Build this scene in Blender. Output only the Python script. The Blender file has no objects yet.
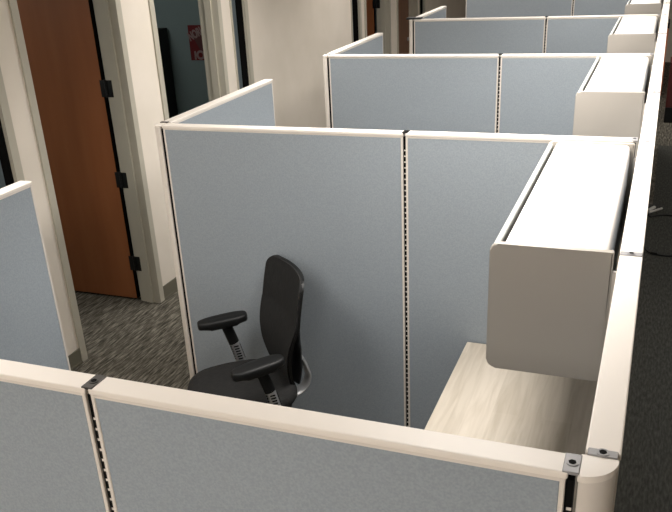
import bpy, bmesh, math, random
from mathutils import Vector, Matrix
random.seed(4)
sc = bpy.context.scene
COL = sc.collection
PI = math.pi

# ------------------------------------------------------------------ measures (metres)
H = 1.682            # top of the partitions
T = 0.055            # partition thickness
ROWS = [-2.828, -0.628, 1.572, 3.772, 5.972]     # centre lines of the cross rows
SX = 0.025           # centre of the spine (0 .. 0.05)
XJ = -0.934          # joint inside a row
XE = -2.131          # aisle end of a row
XW = -3.275          # corridor face of the office wall
WT = 0.15            # office wall thickness
CEIL = 2.74
YN, YF = -6.2, 12.3
XR = 4.2

# ------------------------------------------------------------------ materials
def srgb(r, g, b):
    f = lambda c: (c/255/12.92) if c/255 <= 0.04045 else ((c/255+0.055)/1.055)**2.4
    return (f(r), f(g), f(b), 1)

def new_mat(name, col, rough=0.5, metal=0.0, spec=0.5):
    m = bpy.data.materials.new(name); m.use_nodes = True
    b = m.node_tree.nodes['Principled BSDF']
    b.inputs['Base Color'].default_value = col
    b.inputs['Roughness'].default_value = rough
    b.inputs['Metallic'].default_value = metal
    b.inputs['Specular IOR Level'].default_value = spec
    return m

def noise_col(m, c1, c2, scale=(1, 1, 1), nscale=10, detail=4, bump=0.0, lo=0.35, hi=0.65, bdist=0.002):
    nt = m.node_tree; b = nt.nodes['Principled BSDF']
    tc = nt.nodes.new('ShaderNodeTexCoord'); mp = nt.nodes.new('ShaderNodeMapping')
    mp.inputs['Scale'].default_value = scale
    nz = nt.nodes.new('ShaderNodeTexNoise'); nz.inputs['Scale'].default_value = nscale; nz.inputs['Detail'].default_value = detail
    cr = nt.nodes.new('ShaderNodeValToRGB')
    cr.color_ramp.elements[0].position = lo; cr.color_ramp.elements[0].color = c1
    cr.color_ramp.elements[1].position = hi; cr.color_ramp.elements[1].color = c2
    L = nt.links.new
    L(tc.outputs['Object'], mp.inputs['Vector']); L(mp.outputs[0], nz.inputs['Vector'])
    L(nz.outputs['Fac'], cr.inputs['Fac']); L(cr.outputs[0], b.inputs['Base Color'])
    if bump:
        bp = nt.nodes.new('ShaderNodeBump'); bp.inputs['Strength'].default_value = bump; bp.inputs['Distance'].default_value = bdist
        L(nz.outputs['Fac'], bp.inputs['Height']); L(bp.outputs[0], b.inputs['Normal'])
    return m, mp, nz, cr

M = {}
M['fabric'] = new_mat('panel_fabric', srgb(163, 175, 186), 0.95, 0, 0.1)
noise_col(M['fabric'], srgb(145, 152, 158), srgb(155, 162, 168), (1, 1, 1), 220, 3, 0.12)
M['trim'] = new_mat('warm_white_paint', srgb(236, 227, 217), 0.45)
M['post'] = new_mat('beige_paint', srgb(222, 213, 203), 0.45)
M['bin'] = new_mat('beige_metal', srgb(172, 164, 154), 0.5)
M['lid'] = new_mat('white_lid', srgb(240, 235, 229), 0.4)
M['lip'] = new_mat('grey_white_metal', srgb(205, 206, 202), 0.35)
M['black'] = new_mat('black_plastic', srgb(17, 17, 17), 0.5, 0, 0.35)
M['gap'] = new_mat('dark_channel', srgb(14, 13, 12), 0.8, 0, 0.1)  # dark rails and screws, also painted shade at door edges and in bins
M['steel'] = new_mat('grey_steel_clip', srgb(146, 144, 144), 0.45, 0.2)
M['stop'] = new_mat('grey_glazing_stop', srgb(104, 114, 118), 0.5)
M['darksteel'] = new_mat('dark_steel_clip', srgb(70, 66, 62), 0.4, 0.5)  # clip steel with the dark grazing reflection put into its colour
M['silver'] = new_mat('brushed_aluminium', srgb(205, 205, 205), 0.35, 0.7)
M['wall'] = new_mat('cream_wall_paint', srgb(226, 216, 202), 0.9, 0, 0.15)
noise_col(M['wall'], srgb(224, 214, 200), srgb(229, 219, 206), (1, 1, 1), 3, 3, 0.03)
M['office'] = new_mat('teal_grey_wall_paint', srgb(140, 158, 160), 0.9, 0, 0.1)
M['ceil'] = new_mat('ceiling_tile', srgb(225, 222, 215), 0.95, 0, 0.1)
M['frame'] = new_mat('taupe_metal_frame', srgb(181, 175, 160), 0.45)
M['base'] = new_mat('rubber_cove_base', srgb(104, 100, 86), 0.6)
M['glass'] = new_mat('clear_glass', (0.85, 0.9, 0.92, 1), 0.02)
nt = M['glass'].node_tree
tr = nt.nodes.new('ShaderNodeBsdfTransparent'); tr.inputs[0].default_value = (0.80, 0.87, 0.90, 1)
gl = nt.nodes.new('ShaderNodeBsdfGlossy'); gl.inputs['Roughness'].default_value = 0.02
fr = nt.nodes.new('ShaderNodeFresnel'); fr.inputs['IOR'].default_value = 1.45
mx = nt.nodes.new('ShaderNodeMixShader')
nt.links.new(fr.outputs[0], mx.inputs[0]); nt.links.new(tr.outputs[0], mx.inputs[1]); nt.links.new(gl.outputs[0], mx.inputs[2])
nt.links.new(mx.outputs[0], nt.nodes['Material Output'].inputs['Surface'])
M['red'] = new_mat('poster_red', srgb(116, 30, 35), 0.6)
M['maroon'] = new_mat('poster_maroon', srgb(98, 58, 60), 0.6)
M['print'] = new_mat('poster_print', srgb(158, 134, 132), 0.6)
M['redbox'] = new_mat('dark_red_board', srgb(84, 30, 27), 0.7)
M['orange'] = new_mat('orange_brown_wood', srgb(190, 112, 72), 0.5)
M['plug'] = new_mat('grey_white_plug', srgb(190, 188, 182), 0.5)
M['bulb'] = new_mat('lamp_diffuser', srgb(245, 240, 230), 0.5)
bb = M['bulb'].node_tree.nodes['Principled BSDF']; bb.inputs['Emission Color'].default_value = (1, 0.93, 0.84, 1); bb.inputs['Emission Strength'].default_value = 2.0

# door: cherry veneer, vertical figure
M['door'] = new_mat('cherry_veneer', srgb(128, 70, 38), 0.42)
noise_col(M['door'], srgb(140, 83, 47), srgb(152, 93, 55), (5, 5, 0.6), 2.2, 6, 0, 0.3, 0.7)
M['door2'] = new_mat('dark_brown_veneer', srgb(96, 64, 46), 0.42)
noise_col(M['door2'], srgb(104, 70, 50), srgb(124, 86, 62), (9, 9, 0.8), 2.2, 6, 0, 0.3, 0.7)
# chair upholstery
M['chairfab'] = new_mat('charcoal_weave', srgb(60, 60, 58), 0.85, 0, 0.2)
noise_col(M['chairfab'], srgb(32, 32, 32), srgb(45, 44, 43), (60, 6, 6), 6, 3, 0.2)

def carpet(name, cs, sc_xy=(55, 9), spec=0.05):
    m = new_mat(name, cs[1], 0.97, 0, spec)
    nt = m.node_tree; b = nt.nodes['Principled BSDF']; L = nt.links.new
    tc = nt.nodes.new('ShaderNodeTexCoord'); mp = nt.nodes.new('ShaderNodeMapping')
    mp.inputs['Scale'].default_value = (sc_xy[0], sc_xy[1], 1)
    nz = nt.nodes.new('ShaderNodeTexNoise'); nz.inputs['Scale'].default_value = 1.0; nz.inputs['Detail'].default_value = 3; nz.inputs['Roughness'].default_value = 0.65
    L(tc.outputs['Object'], mp.inputs[0]); L(mp.outputs[0], nz.inputs[0])
    cr = nt.nodes.new('ShaderNodeValToRGB'); e = cr.color_ramp.elements
    e[0].position = 0.32; e[0].color = cs[0]; e[1].position = 0.68; e[1].color = cs[2]
    x = cr.color_ramp.elements.new(0.5); x.color = cs[1]
    L(nz.outputs['Fac'], cr.inputs[0]); L(cr.outputs[0], b.inputs['Base Color'])
    n2 = nt.nodes.new('ShaderNodeTexNoise'); n2.inputs['Scale'].default_value = 400
    L(tc.outputs['Object'], n2.inputs[0])
    bp = nt.nodes.new('ShaderNodeBump'); bp.inputs['Strength'].default_value = 0.4; bp.inputs['Distance'].default_value = 0.004
    L(n2.outputs['Fac'], bp.inputs['Height']); L(bp.outputs[0], b.inputs['Normal'])
    return m
M['carpet'] = carpet('streaked_carpet', (srgb(52, 49, 43), srgb(92, 88, 79), srgb(136, 130, 119)), (70, 8))
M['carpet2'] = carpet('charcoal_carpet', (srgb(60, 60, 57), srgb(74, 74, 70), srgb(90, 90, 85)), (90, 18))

def wood_desk():
    m = new_mat('pale_ash_laminate', srgb(214, 202, 186), 0.45)
    nt = m.node_tree; b = nt.nodes['Principled BSDF']; L = nt.links.new
    tc = nt.nodes.new('ShaderNodeTexCoord')
    # planks along Y: per-plank tone via brick texture (rotated 90 degrees)
    mp = nt.nodes.new('ShaderNodeMapping'); mp.inputs['Rotation'].default_value = (0, 0, PI/2); mp.inputs['Location'].default_value = (0.13, 0.02, 0)
    bk = nt.nodes.new('ShaderNodeTexBrick'); bk.inputs['Scale'].default_value = 1
    bk.inputs['Color1'].default_value = srgb(192, 182, 168); bk.inputs['Color2'].default_value = srgb(180, 170, 155)
    bk.inputs['Mortar'].default_value = srgb(184, 174, 159); bk.inputs['Mortar Size'].default_value = 0.0008
    bk.inputs['Brick Width'].default_value = 0.9; bk.inputs['Row Height'].default_value = 0.1
    mg = nt.nodes.new('ShaderNodeMapping'); mg.inputs['Scale'].default_value = (38, 3.0, 1)
    nz = nt.nodes.new('ShaderNodeTexNoise'); nz.inputs['Scale'].default_value = 1.0; nz.inputs['Detail'].default_value = 6; nz.inputs['Distortion'].default_value = 0.6
    cr = nt.nodes.new('ShaderNodeValToRGB')
    cr.color_ramp.elements[0].position = 0.3; cr.color_ramp.elements[0].color = (0.80, 0.78, 0.75, 1)
    cr.color_ramp.elements[1].position = 0.6; cr.color_ramp.elements[1].color = (1, 1, 1, 1)
    mx = nt.nodes.new('ShaderNodeMix'); mx.data_type = 'RGBA'; mx.blend_type = 'MULTIPLY'; mx.inputs[0].default_value = 1
    L(tc.outputs['Object'], mp.inputs[0]); L(mp.outputs[0], bk.inputs[0])
    L(tc.outputs['Object'], mg.inputs[0]); L(mg.outputs[0], nz.inputs[0]); L(nz.outputs['Fac'], cr.inputs[0])
    L(bk.outputs['Color'], mx.inputs[6]); L(cr.outputs[0], mx.inputs[7]); L(mx.outputs[2], b.inputs['Base Color'])
    return m
M['desk'] = wood_desk()

# ------------------------------------------------------------------ mesh helpers
def add_box(bm, x0, x1, y0, y1, z0, z1, bev=0.0, seg=2, mi=0):
    vs = [bm.verts.new((x, y, z)) for x in (x0, x1) for y in (y0, y1) for z in (z0, z1)]
    idx = [(0, 1, 3, 2), (4, 6, 7, 5), (0, 4, 5, 1), (2, 3, 7, 6), (0, 2, 6, 4), (1, 5, 7, 3)]
    fs = [bm.faces.new([vs[i] for i in f]) for f in idx]
    for f in fs: f.material_index = mi
    if bev > 0:
        es = list({e for f in fs for e in f.edges})
        r = bmesh.ops.bevel(bm, geom=es, offset=bev, segments=seg, profile=0.5, affect='EDGES')
        for f in r['faces']: f.material_index = mi
    return fs

def add_prism(bm, pts, axis, a, b, bev=0.0, mi=0):
    """pts: 2D outline; axis: extrusion axis index; a,b its range."""
    def P(p, t):
        v = [0, 0, 0]; o = [i for i in range(3) if i != axis]
        v[o[0]], v[o[1]], v[axis] = p[0], p[1], t
        return v
    va = [bm.verts.new(P(p, a)) for p in pts]; vb = [bm.verts.new(P(p, b)) for p in pts]
    n = len(pts); fs = [bm.faces.new(va), bm.faces.new(list(reversed(vb)))]
    caps = list(fs)
    for i in range(n):
        fs.append(bm.faces.new((va[i], vb[i], vb[(i+1) % n], va[(i+1) % n])))
    for f in fs: f.material_index = mi
    if bev > 0:
        es = list({e for f in caps for e in f.edges})
        r = bmesh.ops.bevel(bm, geom=es, offset=bev, segments=3, profile=0.5, affect='EDGES')
        for f in r['faces']: f.material_index = mi

def round_rect(x0, x1, y0, y1, rs, n=6):
    """outline with corner radii rs = (x0y0, x1y0, x1y1, x0y1)"""
    out = []
    for (cx, cy, sx, sy, r, a0) in ((x0, y0, 1, 1, rs[0], PI), (x1, y0, -1, 1, rs[1], 1.5*PI), (x1, y1, -1, -1, rs[2], 0), (x0, y1, 1, -1, rs[3], PI/2)):
        if r <= 0: out.append((cx, cy)); continue
        for k in range(n+1):
            a = a0+k/n*PI/2
            out.append((cx+sx*r+r*math.cos(a), cy+sy*r+r*math.sin(a)))
    return out

def add_cyl(bm, p, q, r0, r1=None, n=16, mi=0):
    r1 = r0 if r1 is None else r1
    p, q = Vector(p), Vector(q); d = (q-p).normalized()
    u = d.orthogonal().normalized(); v = d.cross(u)
    A = [bm.verts.new(p+r0*(math.cos(2*PI*k/n)*u+math.sin(2*PI*k/n)*v)) for k in range(n)]
    B = [bm.verts.new(q+r1*(math.cos(2*PI*k/n)*u+math.sin(2*PI*k/n)*v)) for k in range(n)]
    fs = [bm.faces.new(list(reversed(A))), bm.faces.new(B)]
    for k in range(n): fs.append(bm.faces.new((A[k], A[(k+1) % n], B[(k+1) % n], B[k])))
    for f in fs: f.material_index = mi

def add_tube(bm, pts, rx, ry=None, n=12, up=(1, 0, 0), mi=0):
    """sweep an ellipse (rx along 'up' x direction, ry across) along pts; rx/ry may be lists"""
    pts = [Vector(p) for p in pts]; N = len(pts)
    rx = rx if isinstance(rx, (list, tuple)) else [rx]*N
    ry = rx if ry is None else (ry if isinstance(ry, (list, tuple)) else [ry]*N)
    rings = []
    for i, p in enumerate(pts):
        d = (pts[min(i+1, N-1)]-pts[max(i-1, 0)]).normalized()
        u = Vector(up); u = (u-d*u.dot(d)).normalized(); v = d.cross(u)
        rings.append([bm.verts.new(p+rx[i]*math.cos(2*PI*k/n)*u+ry[i]*math.sin(2*PI*k/n)*v) for k in range(n)])
    fs = [bm.faces.new(list(reversed(rings[0]))), bm.faces.new(rings[-1])]
    for i in range(N-1):
        for k in range(n):
            fs.append(bm.faces.new((rings[i][k], rings[i][(k+1) % n], rings[i+1][(k+1) % n], rings[i+1][k])))
    for f in fs: f.material_index = mi

def smooth_path(pts, n=8):
    pts = [Vector(p) for p in pts]; out = []
    for i in range(len(pts)-1):
        p0, p1, p2, p3 = pts[max(i-1, 0)], pts[i], pts[i+1], pts[min(i+2, len(pts)-1)]
        for k in range(n):
            t = k/n
            out.append(0.5*((2*p1)+(p2-p0)*t+(2*p0-5*p1+4*p2-p3)*t*t+(3*p1-p0-3*p2+p3)*t**3))
    out.append(pts[-1]); return out

def obj(name, bm, mats, parent=None, smooth=None, loc=None):
    bmesh.ops.recalc_face_normals(bm, faces=bm.faces[:])
    me = bpy.data.meshes.new(name); bm.to_mesh(me); bm.free()
    for m in (mats if isinstance(mats, (list, tuple)) else [mats]): me.materials.append(m)
    if smooth is not None:
        for p in me.polygons: p.use_smooth = True
        if smooth < PI: me.set_sharp_from_angle(angle=smooth)
    o = bpy.data.objects.new(name, me); COL.objects.link(o)
    if parent: o.parent = parent
    if loc: o.location = loc
    return o

def thing(name, label, cat, loc=(0, 0, 0), rotz=0, group=None):
    o = bpy.data.objects.new(name, None); COL.objects.link(o)
    o.location = loc; o.rotation_euler = (0, 0, rotz)
    o['label'] = label; o['category'] = cat
    if group: o['group'] = group
    o.empty_display_size = 0.1
    return o

def tag(o, label, cat, group=None):
    o['label'] = label; o['category'] = cat
    if group: o['group'] = group
    return o

def struct(name, bm, mats, smooth=None):
    o = obj(name, bm, mats, None, smooth); o['kind'] = 'structure'; return o

BM = bmesh.new
SM = math.radians(40)

# ------------------------------------------------------------------ room shell
bm = BM(); add_box(bm, -7.4, XR, YN, YF, -0.12, -0.004); 
# main carpet floor (leaves the charcoal patch on the far side of the spine free on top)
struct('floor', bm, M['carpet']).data.update()
bm = BM(); add_box(bm, -7.4, XR, YN, YF, CEIL, CEIL+0.1); struct('ceiling', bm, M['ceil'])
bm = BM(); add_box(bm, -7.4, XR, YF, YF+0.12, -0.004, CEIL); struct('wall_far', bm, M['wall'])
bm = BM(); add_box(bm, -7.4, XR, YN-0.12, YN, -0.004, CEIL); struct('wall_near', bm, M['wall'])
bm = BM(); add_box(bm, XR, XR+0.12, YN, YF, -0.004, CEIL); struct('wall_right', bm, M['wall'])
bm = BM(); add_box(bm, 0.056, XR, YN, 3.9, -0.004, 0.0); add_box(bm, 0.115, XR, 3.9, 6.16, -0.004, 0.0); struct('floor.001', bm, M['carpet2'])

DH = 2.44                                   # door height
DOORS = [(-0.172, 0.74), (1.19, 2.10), (5.74, 6.65), (7.05, 7.955)]
LITES = [(-0.70, -0.455), (2.335, 2.575), (5.235, 5.50), (8.115, 8.36)]
ops = sorted([(a, b) for a, b in DOORS]+[(a, b) for a, b in LITES])
bm = BM(); y = YN
for a, b in ops:
    a -= 0.0025; b += 0.0025; add_box(bm, XW-WT, XW, y, a, -0.004, CEIL); add_box(bm, XW-WT, XW, a, b, DH+0.003, CEIL); y = b
add_box(bm, XW-WT, XW, y, YF, -0.004, CEIL)
struct('wall_left', bm, M['wall'])
# dividing and back walls of the offices
bm = BM(); add_box(bm, -6.52, -6.4, YN, YF, -0.004, CEIL); struct('wall_back', bm, M['office'])
for k, yy in enumerate((-1.6, 0.96, 3.95, 6.86, 9.6)):
    bm = BM(); add_box(bm, -6.4, XW-WT, yy-0.05, yy+0.05, -0.004, CEIL)
    struct('wall_office' if k == 0 else 'wall_office.%03d' % k, bm, M['office'])

# cove base along the corridor face
bm = BM(); fw = 0.055
edges = [YN]+[v for a, b in ops for v in (a-fw, b+fw)]+[YF]
for i in range(0, len(edges), 2):
    if edges[i+1]-edges[i] > 0.02:
        add_box(bm, XW, XW+0.008, edges[i]+0.001, edges[i+1]-0.001, 0.0, 0.105, 0.002)
        add_box(bm, XW+0.008, XW+0.013, edges[i]+0.001, edges[i+1]-0.001, 0.0, 0.012)
struct('baseboard_left', bm, M['base'])

def door_frame_bm(a, b, h):
    """hollow metal frame: two jambs with a stop each, and a head"""
    bm = BM(); x1 = XW+0.012; x0 = XW-WT-0.012
    # outline in plan (x, y offset from the opening edge; + is into the opening)
    prof = [(x1, -fw), (x1, 0.0), (XW-0.045, 0.0), (XW-0.045, 0.016), (XW-0.105, 0.016), (XW-0.105, 0.0), (x0, 0.0), (x0, -fw),
            (x0+0.012, -fw), (x0+0.012, -0.004), (XW+0.0005, -0.004), (XW+0.0005, -fw)]
    for s, e in ((1, a), (-1, b)):
        pts = [(x, e+s*o) for x, o in prof]
        if s < 0: pts.reverse()
        add_prism(bm, pts, 2, 0.0, h+fw)
    add_box(bm, XW-0.001, x1, a-fw, b+fw, h, h+fw); add_box(bm, x0, XW-WT+0.001, a-fw, b+fw, h, h+fw)
    add_box(bm, x0, x1, a, b, h-0.002, h+0.004); add_box(bm, XW-0.105, XW-0.045, a, b, h-0.018, h)
    return bm

def struct_empty(name, loc):
    o = bpy.data.objects.new(name, None); COL.objects.link(o); o.location = loc; o['kind'] = 'structure'; return o

def shift(bm, v):
    bmesh.ops.translate(bm, verts=bm.verts[:], vec=Vector(v)); return bm

HZ = (0.305, 0.945, 1.585, 2.215)
def hinge_bm(x, y, z):
    bm = BM()
    add_box(bm, x-0.046, x+0.000, y-0.0035, y-0.0005, z-0.057, z+0.057, 0.001)   # leaf on the jamb reveal
    add_cyl(bm, (x-0.052, y-0.007, z-0.058), (x-0.052, y-0.007, z+0.058), 0.0075, n=12)
    for k in (-2, -1, 0, 1, 2):                                                    # knuckle joints
        add_cyl(bm, (x-0.052, y-0.007, z+k*0.0228-0.009), (x-0.052, y-0.007, z+k*0.0228+0.009), 0.0086, n=12)
    add_cyl(bm, (x-0.052, y-0.007, z+0.058), (x-0.052, y-0.007, z+0.064), 0.0085, 0.004, n=12)
    add_box(bm, x-0.100, x-0.058, y-0.0035, y-0.0005, z-0.057, z+0.057, 0.001)
    return bm

def lever(parent, x, y, z, sx, dy):
    bm = BM()
    add_cyl(bm, (x, y, z), (x+sx*0.012, y, z), 0.027, n=20); add_cyl(bm, (x, y, z), (x+sx*0.055, y, z), 0.011)
    add_tube(bm, smooth_path([(x+sx*0.055, y, z), (x+sx*0.06, y+dy*0.02, z), (x+sx*0.06, y+dy*0.12, z)], 4), 0.009, n=10, up=(0, 0, 1))
    return obj('door_handle', bm, M['silver'], parent, SM)

def make_door(n, a, b, kind, mat):
    r = struct_empty('door_%d' % n, (0, 0, 0))
    obj('frame', door_frame_bm(a, b, DH), M['frame'], r)
    if kind == 'open':                       # swung 90 degrees into the office, hinged at the far jamb
        y0 = b+0.004; x1 = XW-WT-0.052
        bm = BM(); add_box(bm, x1-0.905, x1, y0, y0+0.045, 0.012, DH-0.006, 0.0015, 1)
        lf = obj('door_leaf', bm, mat, r)
        bm = BM(); add_box(bm, x1+0.0002, x1+0.0012, y0+0.001, y0+0.044, 0.014, DH-0.008); obj('edge_band', bm, M['gap'], lf)  # dark strip paints the shade on the leaf's hinge edge
        for z in HZ: obj('hinge', hinge_bm(XW-0.113, b-0.0005, z), M['black'], lf, SM)
        bm = BM()
        add_cyl(bm, (x1-0.84, y0-0.012, 1.0), (x1-0.84, y0, 1.0), 0.027, n=20); add_cyl(bm, (x1-0.84, y0-0.055, 1.0), (x1-0.84, y0, 1.0), 0.011)
        add_tube(bm, [(x1-0.845, y0-0.055, 1.0), (x1-0.72, y0-0.058, 1.0)], 0.009, n=10, up=(0, 0, 1))
        obj('door_handle', bm, M['silver'], lf, SM)
    elif kind == 'closed':                   # closed against the stops
        bm = BM(); add_box(bm, XW-0.150, XW-0.1055, a+0.003, b-0.003, 0.012, DH-0.006, 0.0015, 1)
        lf = obj('door_leaf', bm, mat, r)
        lever(lf, XW-0.105, b-0.075, 0.99, 1, -1)
    return r
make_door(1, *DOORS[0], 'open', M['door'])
make_door(2, *DOORS[1], 'none', M['door'])
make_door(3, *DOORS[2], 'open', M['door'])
make_door(4, *DOORS[3], 'closed', M['door2'])

for n, (a, b) in enumerate(LITES):
    r = struct_empty('window_%d' % (n+1), (0, 0, 0))
    bm = BM(); x1 = XW+0.012; x0 = XW-WT-0.012
    for (ya, yb) in ((a-0.012, a+0.004), (b-0.004, b+fw)):
        add_box(bm, x0, x1, ya, yb, 0.0, DH+0.05)
    add_box(bm, x0, x1, a, b, DH-0.004, DH+0.05); add_box(bm, x0, x1, a, b, 0.0, 0.10)
    obj('window_frame', bm, M['frame'], r)
    bm = BM(); add_box(bm, XW-0.141, XW-0.135, a+0.004, b-0.004, 0.10, DH-0.004); obj('pane', bm, M['glass'], r)
    bm = BM(); add_box(bm, XW-0.072, XW-0.012, b-0.012, b-0.004, 0.10, DH-0.004); 
    obj('gasket', bm, M['gap'], r)  # dark strip added along the far reveal
    bm = BM(); add_box(bm, XW-0.134, XW-0.0725, b-0.014, b-0.0042, 0.10, DH-0.004); add_box(bm, XW-0.115, XW-0.100, b-0.020, b-0.014, 0.10, DH-0.004); obj('glazing_stop', bm, M['stop'], r)  # blue-grey strips added along the far reveal

# ------------------------------------------------------------------ office behind door_2
t = thing('storage_cabinet', 'tall black cabinet in the dark office seen through the open doorway', 'cabinet', (-5.32, 3.62, 0))
bm = BM(); add_box(bm, -0.46, 0.46, -0.20, 0.25, 0.04, 1.635, 0.003); obj('body', bm, M['black'], t)
for s in (-1, 1):
    bm = BM(); add_box(bm, s*0.23-0.222, s*0.23+0.222, -0.218, -0.201, 0.07, 1.61, 0.003); d = obj('door', bm, M['black'], t)
    bm = BM(); add_box(bm, -s*0.0+s*0.035-0.006, s*0.035+0.006, -0.235, -0.218, 0.85, 1.0, 0.003); obj('handle', bm, M['black'], d)
bm = BM(); add_box(bm, -0.44, 0.44, -0.19, 0.24, 0.0, 0.04); obj('plinth', bm, M['black'], t)

t = thing('poster', 'red poster with pale lettering on the dark office wall', 'poster', (-4.42, 3.8995, 1.475))
bm = BM(); add_box(bm, -0.205, 0.205, -0.004, 0.0, -0.178, 0.178); obj('sheet', bm, M['red'], t)
bm = BM(); add_prism(bm, [(-0.17, 0.09), (0.205, 0.178), (0.205, -0.178), (-0.07, -0.10)], 1, -0.0052, -0.0042); obj('printed_band', bm, M['maroon'], t)
def text_mesh(name, s, size, parent, loc, rot):
    cu = bpy.data.curves.new(name, 'FONT'); cu.body = s; cu.size = size; cu.extrude = 0.0006; cu.offset = 0.006; cu.align_x = 'LEFT'
    tmp = bpy.data.objects.new('tmp', cu); COL.objects.link(tmp)
    dg = bpy.context.evaluated_depsgraph_get(); dg.update()
    me = bpy.data.meshes.new_from_object(tmp.evaluated_get(dg)); me.name = name
    bpy.data.objects.remove(tmp); bpy.data.curves.remove(cu)
    me.materials.clear(); me.materials.append(M['print'])
    o = bpy.data.objects.new(name, me); COL.objects.link(o); o.parent = parent; o.location = loc; o.rotation_euler = rot
    return o
o = text_mesh('lettering', 'NORU', 0.115, t, (-0.19, -0.0065, 0.02), (PI/2, math.radians(-24), 0)); o.scale = (0.62, 1, 1)
text_mesh('emblem', 'iO', 0.12, t, (-0.16, -0.0065, -0.165), (PI/2, 0, 0))

# ------------------------------------------------------------------ partitions
GAP = 0.0065
def clip_bm(lx, ly, hexr=0.010):
    """metal connector plate, centred on the origin, lx x ly, with a raised rim and hex socket"""
    bm = BM(); add_box(bm, -lx/2, lx/2, -ly/2, ly/2, -0.004, 0.0022, 0.0012, 1)
    add_cyl(bm, (0, 0, 0.0022), (0, 0, 0.0036), hexr, n=20)
    return bm
def screw_bm(hexr=0.0065):
    bm = BM(); add_cyl(bm, (0, 0, 0.0036), (0, 0, 0.0043), hexr, n=6); return bm
def add_clip(parent, x, y, z, lx, ly, mat):
    c = obj('connector_clip', clip_bm(lx, ly), mat, parent, SM, (x, y, z))
    obj('screw', screw_bm(), M['gap'], c)
    return c

def make_panel(label, L, loc, rotz, group, clip=None, rail=True, clip_l=None):
    """a panel from x = 0 to L in its own frame, slotted rail and clip in the joint at its x = L end"""
    t = thing('partition_panel', label, 'partition', loc, rotz, group)
    a, b = GAP, L-GAP
    bm = BM()
    add_box(bm, a, a+0.009, -T/2+0.001, T/2-0.001, 0.0, H-0.012, 0.0015, 1)
    add_box(bm, b-0.009, b, -T/2+0.001, T/2-0.001, 0.0, H-0.012, 0.0015, 1)
    add_box(bm, a+0.009, b-0.009, -T/2+0.002, T/2-0.002, H-0.020, H-0.012)
    obj('edge_frame', bm, M['post'], t)
    bm = BM(); add_box(bm, a+0.009, b-0.009, -T/2+0.0025, T/2-0.0025, 0.11, H-0.020, 0.0015, 1); obj('fabric_face', bm, M['fabric'], t)
    bm = BM(); add_box(bm, a+0.009, b-0.009, -T/2+0.002, T/2-0.002, 0.012, 0.108, 0.003, 2); obj('base_rail', bm, M['post'], t)
    bm = BM(); add_box(bm, a-0.003, b+0.003, -T/2-0.0005, T/2+0.0005, H-0.013, H, 0.003, 3); obj('top_cap', bm, M['trim'], t)
    if rail:
        bm = BM(); add_box(bm, b+0.0005, L+GAP-0.0005, -T/2+0.0075, T/2-0.0075, 0.0, H-0.018)
        z = 0.03
        while z < H-0.07:                    # webs between the bracket slots
            for s in (-1, 1):
                yy = s*(T/2-0.0075)
                add_box(bm, b+0.0045, L+GAP-0.0005, yy-0.001, yy+0.0008, z, z+0.0055, 0, mi=1)
            z += 0.0254
        obj('slotted_rail', bm, [M['gap'], M['post']], t)
    if clip: add_clip(t, L, 0, H, 0.026, T-0.002, clip)
    return t

G_ROW = 'grey-blue panels of the cross partitions'
G_SP = 'capped panels along the long spine partition'
order = ['in the closest row', 'behind the office chair', 'of the row behind the first overhead bin', 'of the fourth row back', 'of the last row at the top']
lab_long = ['grey-blue fabric panel closing the closest row, its outer end out of the picture',
            'wide grey-blue fabric panel standing directly behind the black office chair',
            'wide grey-blue panel ending at a corner post, one row behind the chair cubicle',
            'wide grey-blue panel whose corner post carries a dark plate, two rows behind the chair',
            'long grey-blue panel at the top edge, in the most distant row']
lab_short = ['grey-blue fabric panel in front of the pale wood desk, between two connector clips',
             'grey-blue fabric panel between the slotted seam and the first overhead bin, above the desk',
             'grey-blue panel touching the second overhead bin, one row behind the chair cubicle',
             'grey-blue panel touching the third overhead bin, two rows behind the chair cubicle',
             'small strip of grey-blue panel beside the fourth overhead bin at the top edge']
for i, yr in enumerate(ROWS):
    xe = XE+0.004 if i == 0 else XE
    xj = XJ-0.012 if i == 0 else XJ
    make_panel(lab_long[i], xj-xe, (xe, yr, 0), 0, None, M['darksteel'] if i == 0 else M['gap'])
    make_panel(lab_short[i], (-0.019 if i == 0 else -0.021)-xj, (xj, yr, 0), 0, None, M['steel'], rail=True)

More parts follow.
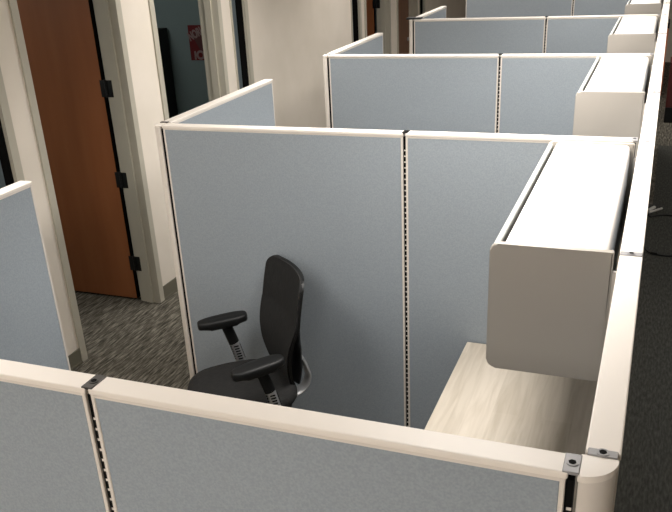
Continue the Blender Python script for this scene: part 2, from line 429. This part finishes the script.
# aisle-end wings (along +Y) and the corner posts that carry them
lab_wing = ['grey-blue wing panel cut by the picture edge, beside the cream wall and brown door',
            'grey-blue wing panel running back from the corner post behind the chair, before the dark doorway',
            'grey-blue wing panel ending in front of the second brown door',
            'small grey-blue wing panel behind the post with the dark plate']
lab_post = ['beige corner post with a slotted top at the aisle end of the closest row',
            'beige corner post at the aisle end of the row behind the chair',
            'beige corner post at the aisle end one row behind the chair cubicle',
            'beige corner post with an overhanging dark plate, near the closed brown door']
for i in range(4):
    yr = ROWS[i]; xc = -2.154+(0.004 if i == 0 else 0)
    make_panel(lab_wing[i], 1.19, (xc+0.005, yr+0.042, 0), PI/2, None, None, rail=False)
    if i == 0: continue
    t = thing('corner_post', lab_post[i], 'post', (xc, yr, 0))
    bm = BM(); add_prism(bm, round_rect(-0.018, 0.014, -T/2, T/2+0.008, (0.012, 0.003, 0.003, 0.003)), 2, 0.0, H-0.010, 0.001); obj('post_body', bm, M['post'], t, SM)
    bm = BM(); add_prism(bm, round_rect(-0.019, 0.015, -T/2-0.001, T/2+0.008, (0.012, 0.003, 0.003, 0.003)), 2, H-0.010, H-0.0005, 0.003); obj('top_cap', bm, M['trim'], t, math.radians(20))
    bm = BM(); add_box(bm, 0.0145, 0.0215, -T/2+0.010, T/2-0.010, 0.0, H-0.02); add_box(bm, -0.012, 0.012, T/2+0.0085, T/2+0.016, 0.0, H-0.01); obj('slotted_rail', bm, M['gap'], t)
    if i == 3:
        bm = BM(); add_box(bm, -0.045, 0.095, -0.032, 0.05, H+0.0005, H+0.016, 0.004, 2); obj('top_plate', bm, M['black'], t, SM)
    else:
        bm = BM(); add_box(bm, -0.019, 0.022, T/2+0.0015, T/2+0.022, H-0.0004, H+0.0022, 0.0008, 1); obj('connector_clip', bm, M['darksteel'], t)

# rounded post where the closest row meets the spine
t = thing('rounded_corner_post', 'beige rounded corner post with two steel clips, front end of the spine', 'post', (-0.008, -2.80, 0))
def quarter(r, x0=0.0, y1=0.0, n=14):
    pts = [(x0, y1), (x0, -r)]
    for k in range(1, n+1):
        a = -PI/2+k/n*PI/2
        pts.append((r*math.cos(a), r*math.sin(a)))
    pts.append((r, y1)); return pts
bm = BM(); add_prism(bm, quarter(0.0565, 0.002, 0.004), 2, 0.0, H-0.013); obj('post_body', bm, M['post'], t, SM)
bm = BM(); add_prism(bm, quarter(0.0585, 0.0, 0.006), 2, H-0.0125, H, 0.0035); obj('top_cap', bm, M['trim'], t, math.radians(20))
add_clip(t, 0.0325, 0.014, H, 0.047, 0.020, M['steel'])
bm = BM(); add_box(bm, 0.014, 0.054, 0.0065, 0.024, 0.0, H-0.02); obj('spine_rail', bm, M['gap'], t)

# spine: panels and the posts where the rows meet it
SP = [(-2.785, -1.868), (-1.868, -0.658), (-0.594, 0.332), (0.332, 1.542), (1.606, 2.532), (2.532, 3.742), (3.806, 4.732), (4.732, 5.942), (6.006, 8.2)]
lab_sp = ['white-capped spine panel from the rounded corner post to the first overhead bin',
          'white-capped spine panel alongside the first and largest overhead bin',
          'white-capped spine panel between the first and the second overhead bin',
          'white-capped spine panel alongside the second overhead bin',
          'white-capped spine panel between the second and the third overhead bin',
          'white-capped spine panel alongside the third overhead bin',
          'white-capped spine panel between the third and the fourth overhead bin',
          'white-capped spine panel alongside the fourth overhead bin at the top edge',
          'most distant white-capped spine panel, beyond the fourth overhead bin']
for i, (a, b) in enumerate(SP[:-1]):
    p = make_panel(lab_sp[i], b-a, (SX, a, 0), PI/2, None, M['steel'] if i % 2 == 0 else None, rail=(i % 2 == 0))
for i, yr in enumerate(ROWS[1:]):
    t = thing('junction_post', ['beige spine post where the row behind the chair meets it', 'beige spine post beside the far end of the second overhead bin',
              'beige spine post beside the far end of the third overhead bin', 'beige spine post beside the far end of the fourth overhead bin'][i], 'post', (SX, yr+0.002, 0))
    bm = BM(); add_box(bm, -T/2+0.001, T/2-0.001, -0.0265, 0.0265, 0.0, H-0.013, 0.002, 1); obj('post_body', bm, M['post'], t)
    bm = BM(); add_box(bm, -T/2-0.0005, T/2+0.0005, -0.0285, 0.0285, H-0.0125, H, 0.003, 2); obj('top_cap', bm, M['trim'], t, math.radians(20))
    for s in (-1, 1):
        bm = BM(); add_box(bm, -0.008, 0.008, s*0.0265-0.0045, s*0.0265+0.0045, H-0.004, H+0.001); obj('connector_clip', bm, M['steel'], t)

# ------------------------------------------------------------------ overhead bins
def make_bin(label, y0, y1, loc_y):
    t = thing('overhead_bin', label, 'cabinet', (0, loc_y, 0), 0, None)
    D = y1-y0; zt, zb = 1.681, 1.296; xf, xr = -0.337, -0.016
    for ya in (0.0, D-0.020):
        bm = BM(); add_prism(bm, round_rect(xf, xr, zb, zt, (0.027, 0.004, 0.003, 0.022)), 1, ya, ya+0.020, 0.006)
        obj('end_panel', bm, M['bin'], t, SM)
    bm = BM()                                 # white lid with a rolled rear edge
    lid = [(-0.301, zt-0.013), (-0.301, zt-0.007), (-0.297, zt-0.004)]
    for k in range(9):
        a = PI/2-k/8*PI/2
        lid.append((-0.052+0.022*math.cos(a), zt-0.026+0.022*math.sin(a)))
    lid += [(-0.030, zt-0.16), (-0.036, zt-0.16), (-0.036, zt-0.03), (-0.06, zt-0.013)]
    add_prism(bm, lid, 1, 0.0205, D-0.0205); obj('lid', bm, M['lid'], t, SM)
    bm = BM()                                 # flipper door, its rolled upper lip shows above
    dr = [(-0.333, zb+0.03), (-0.333, zt-0.022)]
    for k in range(7):
        a = PI-k/6*PI*0.9
        dr.append((-0.324+0.009*math.cos(a), zt-0.016+0.010*math.sin(a)))
    dr += [(-0.315, zt-0.03), (-0.318, zb+0.03)]
    add_prism(bm, dr, 1, 0.0215, D-0.0215); d = obj('flipper_door', bm, M['lip'], t, SM)
    bm = BM(); add_box(bm, -0.318, -0.030, 0.0205, D-0.0205, zb+0.010, zb+0.028); obj('bottom_shelf', bm, M['bin'], t)
    bm = BM(); add_box(bm, -0.309, -0.040, 0.0208, D-0.0208, zt-0.09, zt-0.030); obj('door_track', bm, M['gap'], t)  # near-black block paints the shaded inside of the bin under the lid
    bm = BM(); add_box(bm, -0.040, -0.031, 0.0205, D-0.0205, zb+0.028, zt-0.16); obj('back_panel', bm, M['bin'], t)
    for yy in (0.004, D-0.016):
        bm = BM(); add_box(bm, -0.017, -0.002, yy, yy+0.010, zb+0.06, zt-0.055)
        obj('hanging_bracket', bm, M['post'], t)
    return t
lab_bin = ['white-lidded overhead bin above the pale wood desk', 'white-lidded overhead bin one cubicle behind the desk',
           'white-lidded overhead bin two cubicles behind the desk', 'overhead bin at the top edge, last of the four along the spine']
for i in range(4):
    y0 = -1.866+2.2*i
    make_bin(lab_bin[i], 0, 1.180, y0)

# ------------------------------------------------------------------ desk
t = thing('work_surface', 'pale ash wood desk below the first overhead bin', 'desk', (0, 0, 0))
bm = BM(); add_box(bm, -0.642, -0.006, -2.785, -0.662, 0.707, 0.735, 0.002, 2); obj('desk_top', bm, M['desk'], t, SM)
for yy in (-2.74, -0.72):
    bm = BM(); add_box(bm, -0.60, -0.012, yy-0.012, yy+0.012, 0.0, 0.707, 0.002, 1); obj('support_panel', bm, M['bin'], t)
bm = BM(); add_box(bm, -0.06, -0.042, -2.72, -0.74, 0.40, 0.70); obj('modesty_panel', bm, M['bin'], t)

# ------------------------------------------------------------------ office chair
def loft(bm, loops, cap0=True, cap1=True, mi=0):
    R = [[bm.verts.new(p) for p in lp] for lp in loops]; n = len(loops[0])
    for i in range(len(R)-1):
        for k in range(n):
            bm.faces.new((R[i][k], R[i][(k+1) % n], R[i+1][(k+1) % n], R[i+1][k]))
    if cap0: bm.faces.new(list(reversed(R[0])))
    if cap1: bm.faces.new(R[-1])
def sel(n, ax, ay, e=2.6):
    out = []
    for k in range(n):
        a = 2*PI*k/n; c, s = math.cos(a), math.sin(a)
        out.append((ax*math.copysign(abs(c)**(2/e), c), ay*math.copysign(abs(s)**(2/e), s)))
    return out

chair = thing('office_chair', 'black mesh office chair with open armrests in the empty cubicle', 'chair', (-1.618, -1.022, 0), math.radians(134.5))
# seat cushion
bm = BM(); loops = []
for f, z in ((0.80, 0.425), (0.95, 0.430), (0.995, 0.448), (1.0, 0.468), (0.975, 0.486), (0.90, 0.496), (0.70, 0.497), (0.40, 0.492), (0.12, 0.490)):
    lp = []
    for x, y in sel(40, 0.255, 0.245, 3.2):
        px, py = x*f*(1-0.10*max(0, -y)/0.245), y*f+0.02
        drop = -0.022*max(0, (py-0.12)/0.145)**2
        lp.append((px, py, z+drop))
    loops.append([(x_, y_, z_+0.065) for x_, y_, z_ in lp])
loft(bm, loops); obj('seat', bm, M['chairfab'], chair, PI)
bm = BM(); loops = [[(x*0.9, y*0.9+0.02, z) for x, y in sel(32, 0.25, 0.24, 3)] for z in (0.455, 0.492)]; loft(bm, loops); obj('seat_pan', bm, M['black'], chair, SM)
# backrest
def bw(v):      # half width by height fraction
    pts = [(0, 0.115), (0.10, 0.135), (0.25, 0.170), (0.42, 0.200), (0.6, 0.223), (0.8, 0.219), (1.0, 0.2144)]
    d = (1-v)*0.545; cut = 0.0
    if d < 0.054: cut = 0.054-math.sqrt(max(0, 0.054**2-(0.054-d)**2))
    for (a, x), (b, y) in zip(pts, pts[1:]):
        if v <= b: s = (v-a)/(b-a); return x+(y-x)*s-cut
    return pts[-1][1]-cut
def bpos(u, v, off=0.0, grow=0.0):
    w = bw(v)+grow
    z = 0.552+(0.545+grow)*v-(grow*0.5)
    y = -0.192-0.02*v-0.062*v*v+0.030*math.sin(PI*min(1, v/0.62))*(1 if v < 0.62 else 0)
    y += 0.040*(u*w/0.21)**2*(0.5+0.5*v)
    return (u*w, y-off, z)
def back_bm(off0, off1, grow):
    bm = BM(); NU, NV = 14, 50
    tv = [1-(1-j/NV)**1.7 for j in range(NV+1)]
    F = [[bm.verts.new(bpos(-1+2*i/NU, tv[j], off0, grow)) for i in range(NU+1)] for j in range(NV+1)]
    B = [[bm.verts.new(bpos(-1+2*i/NU, tv[j], off1, grow)) for i in range(NU+1)] for j in range(NV+1)]
    for G, s in ((F, 1), (B, -1)):
        for j in range(NV):
            for i in range(NU):
                f = (G[j][i], G[j][i+1], G[j+1][i+1], G[j+1][i]); bm.faces.new(f if s > 0 else tuple(reversed(f)))
    rim = [(0, i) for i in range(NU)]+[(j, NU) for j in range(NV)]+[(NV, i) for i in range(NU, 0, -1)]+[(j, 0) for j in range(NV, 0, -1)]
    for k in range(len(rim)):
        a, b = rim[k], rim[(k+1) % len(rim)]
        bm.faces.new((F[a[0]][a[1]], F[b[0]][b[1]], B[b[0]][b[1]], B[a[0]][a[1]]))
    return bm
obj('backrest', back_bm(0.0, 0.010, 0.0), M['chairfab'], chair, SM)
obj('back_frame', back_bm(0.0105, 0.022, 0.003), M['black'], chair, SM)
# upright behind the back and aluminium J-bar
bm = BM(); add_tube(bm, smooth_path([(0, -0.245, 0.52), (0, -0.262, 0.60), (0, -0.266, 0.70), (0, -0.268, 0.80)], 5), [0.07]*6+[0.062]*5+[0.05]*5, 0.018, n=14)
obj('back_upright', bm, M['black'], chair, SM)
bm = BM(); add_tube(bm, smooth_path([(0, -0.08, 0.425), (0, -0.20, 0.43), (0, -0.285, 0.455), (0, -0.318, 0.515), (0, -0.305, 0.575), (0, -0.285, 0.625)], 6), 0.034, 0.013, n=14)
obj('back_bar', bm, M['silver'], chair, SM)
# arms
for s in (-1, 1):
    bm = BM(); loops = []
    cx, cy = s*0.268, 0.010
    for f, dz in ((0.72, -0.020), (0.92, -0.018), (1.0, -0.008), (1.0, 0.004), (0.93, 0.013), (0.72, 0.017), (0.3, 0.018)):
        lp = []
        for x, y in sel(36, 0.048, 0.124, 3.2):
            yy = y*(f if abs(y) > 0.08 else 1)
            k = (y+0.124)/0.248
            lp.append((cx+x*f*(1.0-0.12*k), cy+y*(0.90+0.10*f), 0.783+dz-0.012*k*k+(-0.010 if dz < 0 and abs(y) < 0.07 else 0)))
        loops.append(lp)
    c6, s6 = math.cos(-s*0.10), math.sin(-s*0.10)
    loops = [[(cx+(x-cx)*c6-(y-cy)*s6, cy+(x-cx)*s6+(y-cy)*c6, z) for x, y, z in lp] for lp in loops]
    loft(bm, loops); obj('arm_pad', bm, M['black'], chair, PI)
    bm = BM(); add_tube(bm, smooth_path([(cx, 0.002, 0.765), (cx, -0.006, 0.745), (cx, -0.020, 0.70), (cx, -0.036, 0.645)], 4), [0.026, 0.024, 0.022]+[0.019]*10, [0.040, 0.036, 0.032, 0.030]+[0.027]*9, n=14)
    obj('arm_post', bm, M['black'], chair, SM)
    bm = BM(); add_tube(bm, [(cx, -0.034, 0.653), (cx, -0.036, 0.645), (cx, -0.060, 0.545), (cx-s*0.004, -0.066, 0.50), (cx-s*0.06, -0.068, 0.46), (cx-s*0.16, -0.06, 0.445)], [0.019, 0.0175, 0.017, 0.017, 0.017, 0.017], [0.026, 0.024, 0.024, 0.024, 0.022, 0.02], n=14)
    slv = obj('arm_sleeve', bm, M['silver'], chair, SM)
    bm = BM()
    for k in range(6):
        z = 0.552+k*0.0145; yy = -0.0600+(z-0.545)*0.24
        for sx in (-1, 1):
            add_box(bm, cx+sx*0.0172-0.0008, cx+sx*0.0172+0.0008, yy-0.012, yy+0.012, z, z+0.0065)
            add_box(bm, cx-0.012, cx+0.012, yy+sx*0.0243-0.0008, yy+sx*0.0243+0.0008, z, z+0.0065)
    obj('height_slots', bm, M['gap'], slv)
# base
bm = BM(); add_box(bm, -0.10, 0.10, -0.13, 0.12, 0.385, 0.454, 0.02, 3); obj('tilt_mechanism', bm, M['black'], chair, SM)
bm = BM(); add_cyl(bm, (0, 0, 0.10), (0, 0, 0.25), 0.03, 0.028); add_cyl(bm, (0, 0, 0.25), (0, 0, 0.39), 0.018); obj('gas_column', bm, M['black'], chair, SM)
bm = BM(); add_cyl(bm, (0, 0, 0.075), (0, 0, 0.125), 0.05, 0.042, n=20)
for k in range(5):
    a = 2*PI*k/5+0.3; c, s = math.cos(a), math.sin(a)
    add_tube(bm, [(0.03*c, 0.03*s, 0.105), (0.17*c, 0.17*s, 0.095), (0.30*c, 0.30*s, 0.072)], [0.026, 0.022, 0.016], [0.018, 0.015, 0.011], n=10, up=(-s, c, 0))
obj('star_base', bm, M['black'], chair, SM)
for k in range(5):
    a = 2*PI*k/5+0.3; c, s = math.cos(a), math.sin(a)
    bm = BM()
    for q in (-1, 1):
        p = Vector((0.295*c, 0.295*s, 0.028)); d = Vector((-s, c, 0))
        add_cyl(bm, p+d*q*0.006, p+d*q*0.024, 0.028, n=20)
    add_cyl(bm, (0.295*c, 0.295*s, 0.028), (0.295*c, 0.295*s, 0.075), 0.007)
    obj('caster', bm, M['black'], chair, SM)

# ------------------------------------------------------------------ beyond the spine
r = 0.006
bm = BM(); add_tube(bm, smooth_path([(0.075, 3.52, 0.05), (0.10, 3.50, 0.012), (0.16, 3.56, 0.007), (0.28, 3.58, 0.007), (0.55, 3.45, 0.007), (1.1, 3.2, 0.007)], 8), r, n=10, up=(0, 0, 1))
t = thing('power_cable', 'black cable with a pale grey plug on the dark floor beside the spine', 'cable', (0, 0, 0))
obj('cable', bm, M['black'], t, SM)
bm = BM(); add_box(bm, 0.058, 0.078, 3.49, 3.55, 0.03, 0.075, 0.004); add_tube(bm, [(0.075, 3.53, 0.055), (0.125, 3.66, 0.05)], 0.016, 0.014, n=10); add_tube(bm, [(0.09, 3.52, 0.045), (0.19, 3.70, 0.03)], 0.010, n=10)
obj('plug', bm, M['plug'], t, SM)
bm = BM(); add_tube(bm, smooth_path([(0.062, 2.66, 0.06), (0.10, 2.61, 0.02), (0.17, 2.58, 0.007), (0.30, 2.58, 0.007), (0.6, 2.70, 0.007), (1.1, 2.75, 0.007)], 8), 0.006, n=10, up=(0, 0, 1))
add_tube(bm, [(0.13, 2.60, 0.013), (0.18, 2.58, 0.012)], 0.010, n=10, up=(0, 0, 1))
tag(obj('power_cable', bm, M['black'], None, SM), 'plain black cable on the dark floor, the lower of two, without a plug in view', 'cable')

t = thing('storage_box', 'dark red box on a black base standing on the floor beyond the spine', 'box', (0.40, 7.62, 0))
bm = BM(); add_box(bm, -0.25, 0.25, -0.25, 0.25, 0.0, 0.19, 0.006); obj('base', bm, M['black'], t)
bm = BM(); add_box(bm, -0.25, 0.25, -0.25, 0.25, 0.1905, 0.72, 0.006); obj('body', bm, M['redbox'], t)
bm = BM(); add_box(bm, -0.255, 0.255, -0.255, 0.255, 0.7205, 0.74, 0.004); obj('lid', bm, M['redbox'], t)

t = thing('file_cabinet', 'orange-brown wood cabinet with a black top beyond the end of the spine', 'cabinet', (-0.16, 9.25, 0))
bm = BM(); add_box(bm, -0.25, 0.245, -0.25, 0.25, 0.03, 0.955, 0.003); obj('body', bm, M['orange'], t)
bm = BM(); add_box(bm, -0.255, 0.25, -0.255, 0.255, 0.956, 1.03, 0.004); obj('top', bm, M['black'], t)
bm = BM(); add_box(bm, -0.24, 0.235, -0.24, 0.24, 0.0, 0.03); obj('plinth', bm, M['black'], t)

# ------------------------------------------------------------------ lamps
LAMP_COL = (1.0, 0.975, 0.945)
def unseen_fitting(label, x, y, sx, sy, watts, spread=180):
    t = thing('ceiling_light', label, 'light', (x, y, CEIL), 0, 'ceiling lights')
    bm = BM()
    for a0, a1, b0, b1 in ((-sx/2-0.02, -sx/2, -sy/2-0.02, sy/2+0.02), (sx/2, sx/2+0.02, -sy/2-0.02, sy/2+0.02), (-sx/2, sx/2, -sy/2-0.02, -sy/2), (-sx/2, sx/2, sy/2, sy/2+0.02)):
        add_box(bm, a0, a1, b0, b1, -0.02, -0.0005)
    obj('frame', bm, M['lid'], t)
    bm = BM(); add_box(bm, -sx/2, sx/2, -sy/2, sy/2, -0.008, -0.001); obj('diffuser', bm, M['bulb'], t)
    ld = bpy.data.lights.new('lamp', 'AREA'); ld.shape = 'RECTANGLE'; ld.size = sx; ld.size_y = sy; ld.energy = watts; ld.color = LAMP_COL; ld.spread = math.radians(spread)
    lo = bpy.data.objects.new('lamp', ld); COL.objects.link(lo); lo.parent = t; lo.location = (0, 0, -0.012)
    return t
LL = 'rectangular ceiling light fitting with a white diffuser, out of the picture'
for (x, y, w, sp) in ((-0.8, -5.4, 80, 180), (-0.5, -1.2, 31, 150), (-0.5, 0.15, 34, 150), (-0.5, 1.6, 24, 150), (-0.5, 3.05, 16, 150),  # first lamp is unseen fill, added to light the closest panels
                      (-0.5, 4.5, 14, 150), (-0.5, 5.95, 12, 150), (-0.5, 7.4, 10, 160), (-2.25, -2.2, 18, 170), (-2.25, 1.4, 31, 170), (-2.25, 4.8, 14, 170),
                      (2.4, 0.5, 50, 180), (2.4, 7.0, 36, 180), (-5.0, 2.3, 3.6, 180), (-4.9, -0.6, 12, 180)):  # lamps right of the spine and in the offices are added fill
    unseen_fitting(LL, x, y, 0.6, 1.2, w, sp)

w = bpy.data.worlds.new('world'); sc.world = w; w.use_nodes = True
w.node_tree.nodes['Background'].inputs[0].default_value = (0.05, 0.05, 0.05, 1); w.node_tree.nodes['Background'].inputs[1].default_value = 0.2

# ------------------------------------------------------------------ camera
cd = bpy.data.cameras.new('camera'); cam = bpy.data.objects.new('camera', cd); COL.objects.link(cam)
R = Vector((0.92654285, 0.37191214, -0.05656598)); U = Vector((-0.11110605, 0.41419756, 0.90338022)); F = Vector((-0.35940757, 0.83073566, -0.42509348))
m = Matrix((R, U, -F)).transposed().to_4x4(); m.translation = (0.0423, -3.96606, 2.47909)
cam.matrix_world = m
FPX, PX, PY = 813.47, 316.03, 313.08
cd.sensor_fit = 'HORIZONTAL'; cd.sensor_width = 36; cd.lens = FPX/672*36
cd.shift_x = (336-PX)/672; cd.shift_y = (PY-256)/672
cd.clip_start = 0.02; cd.clip_end = 60
sc.camera = cam
sc.view_settings.view_transform = 'Standard'; sc.view_settings.look = 'None'
sc.view_settings.exposure = 0.0; sc.view_settings.gamma = 1; sc.view_settings.use_curve_mapping = False
sc.cycles.use_denoising = True
sc.cycles.max_bounces = 12; sc.cycles.diffuse_bounces = 6
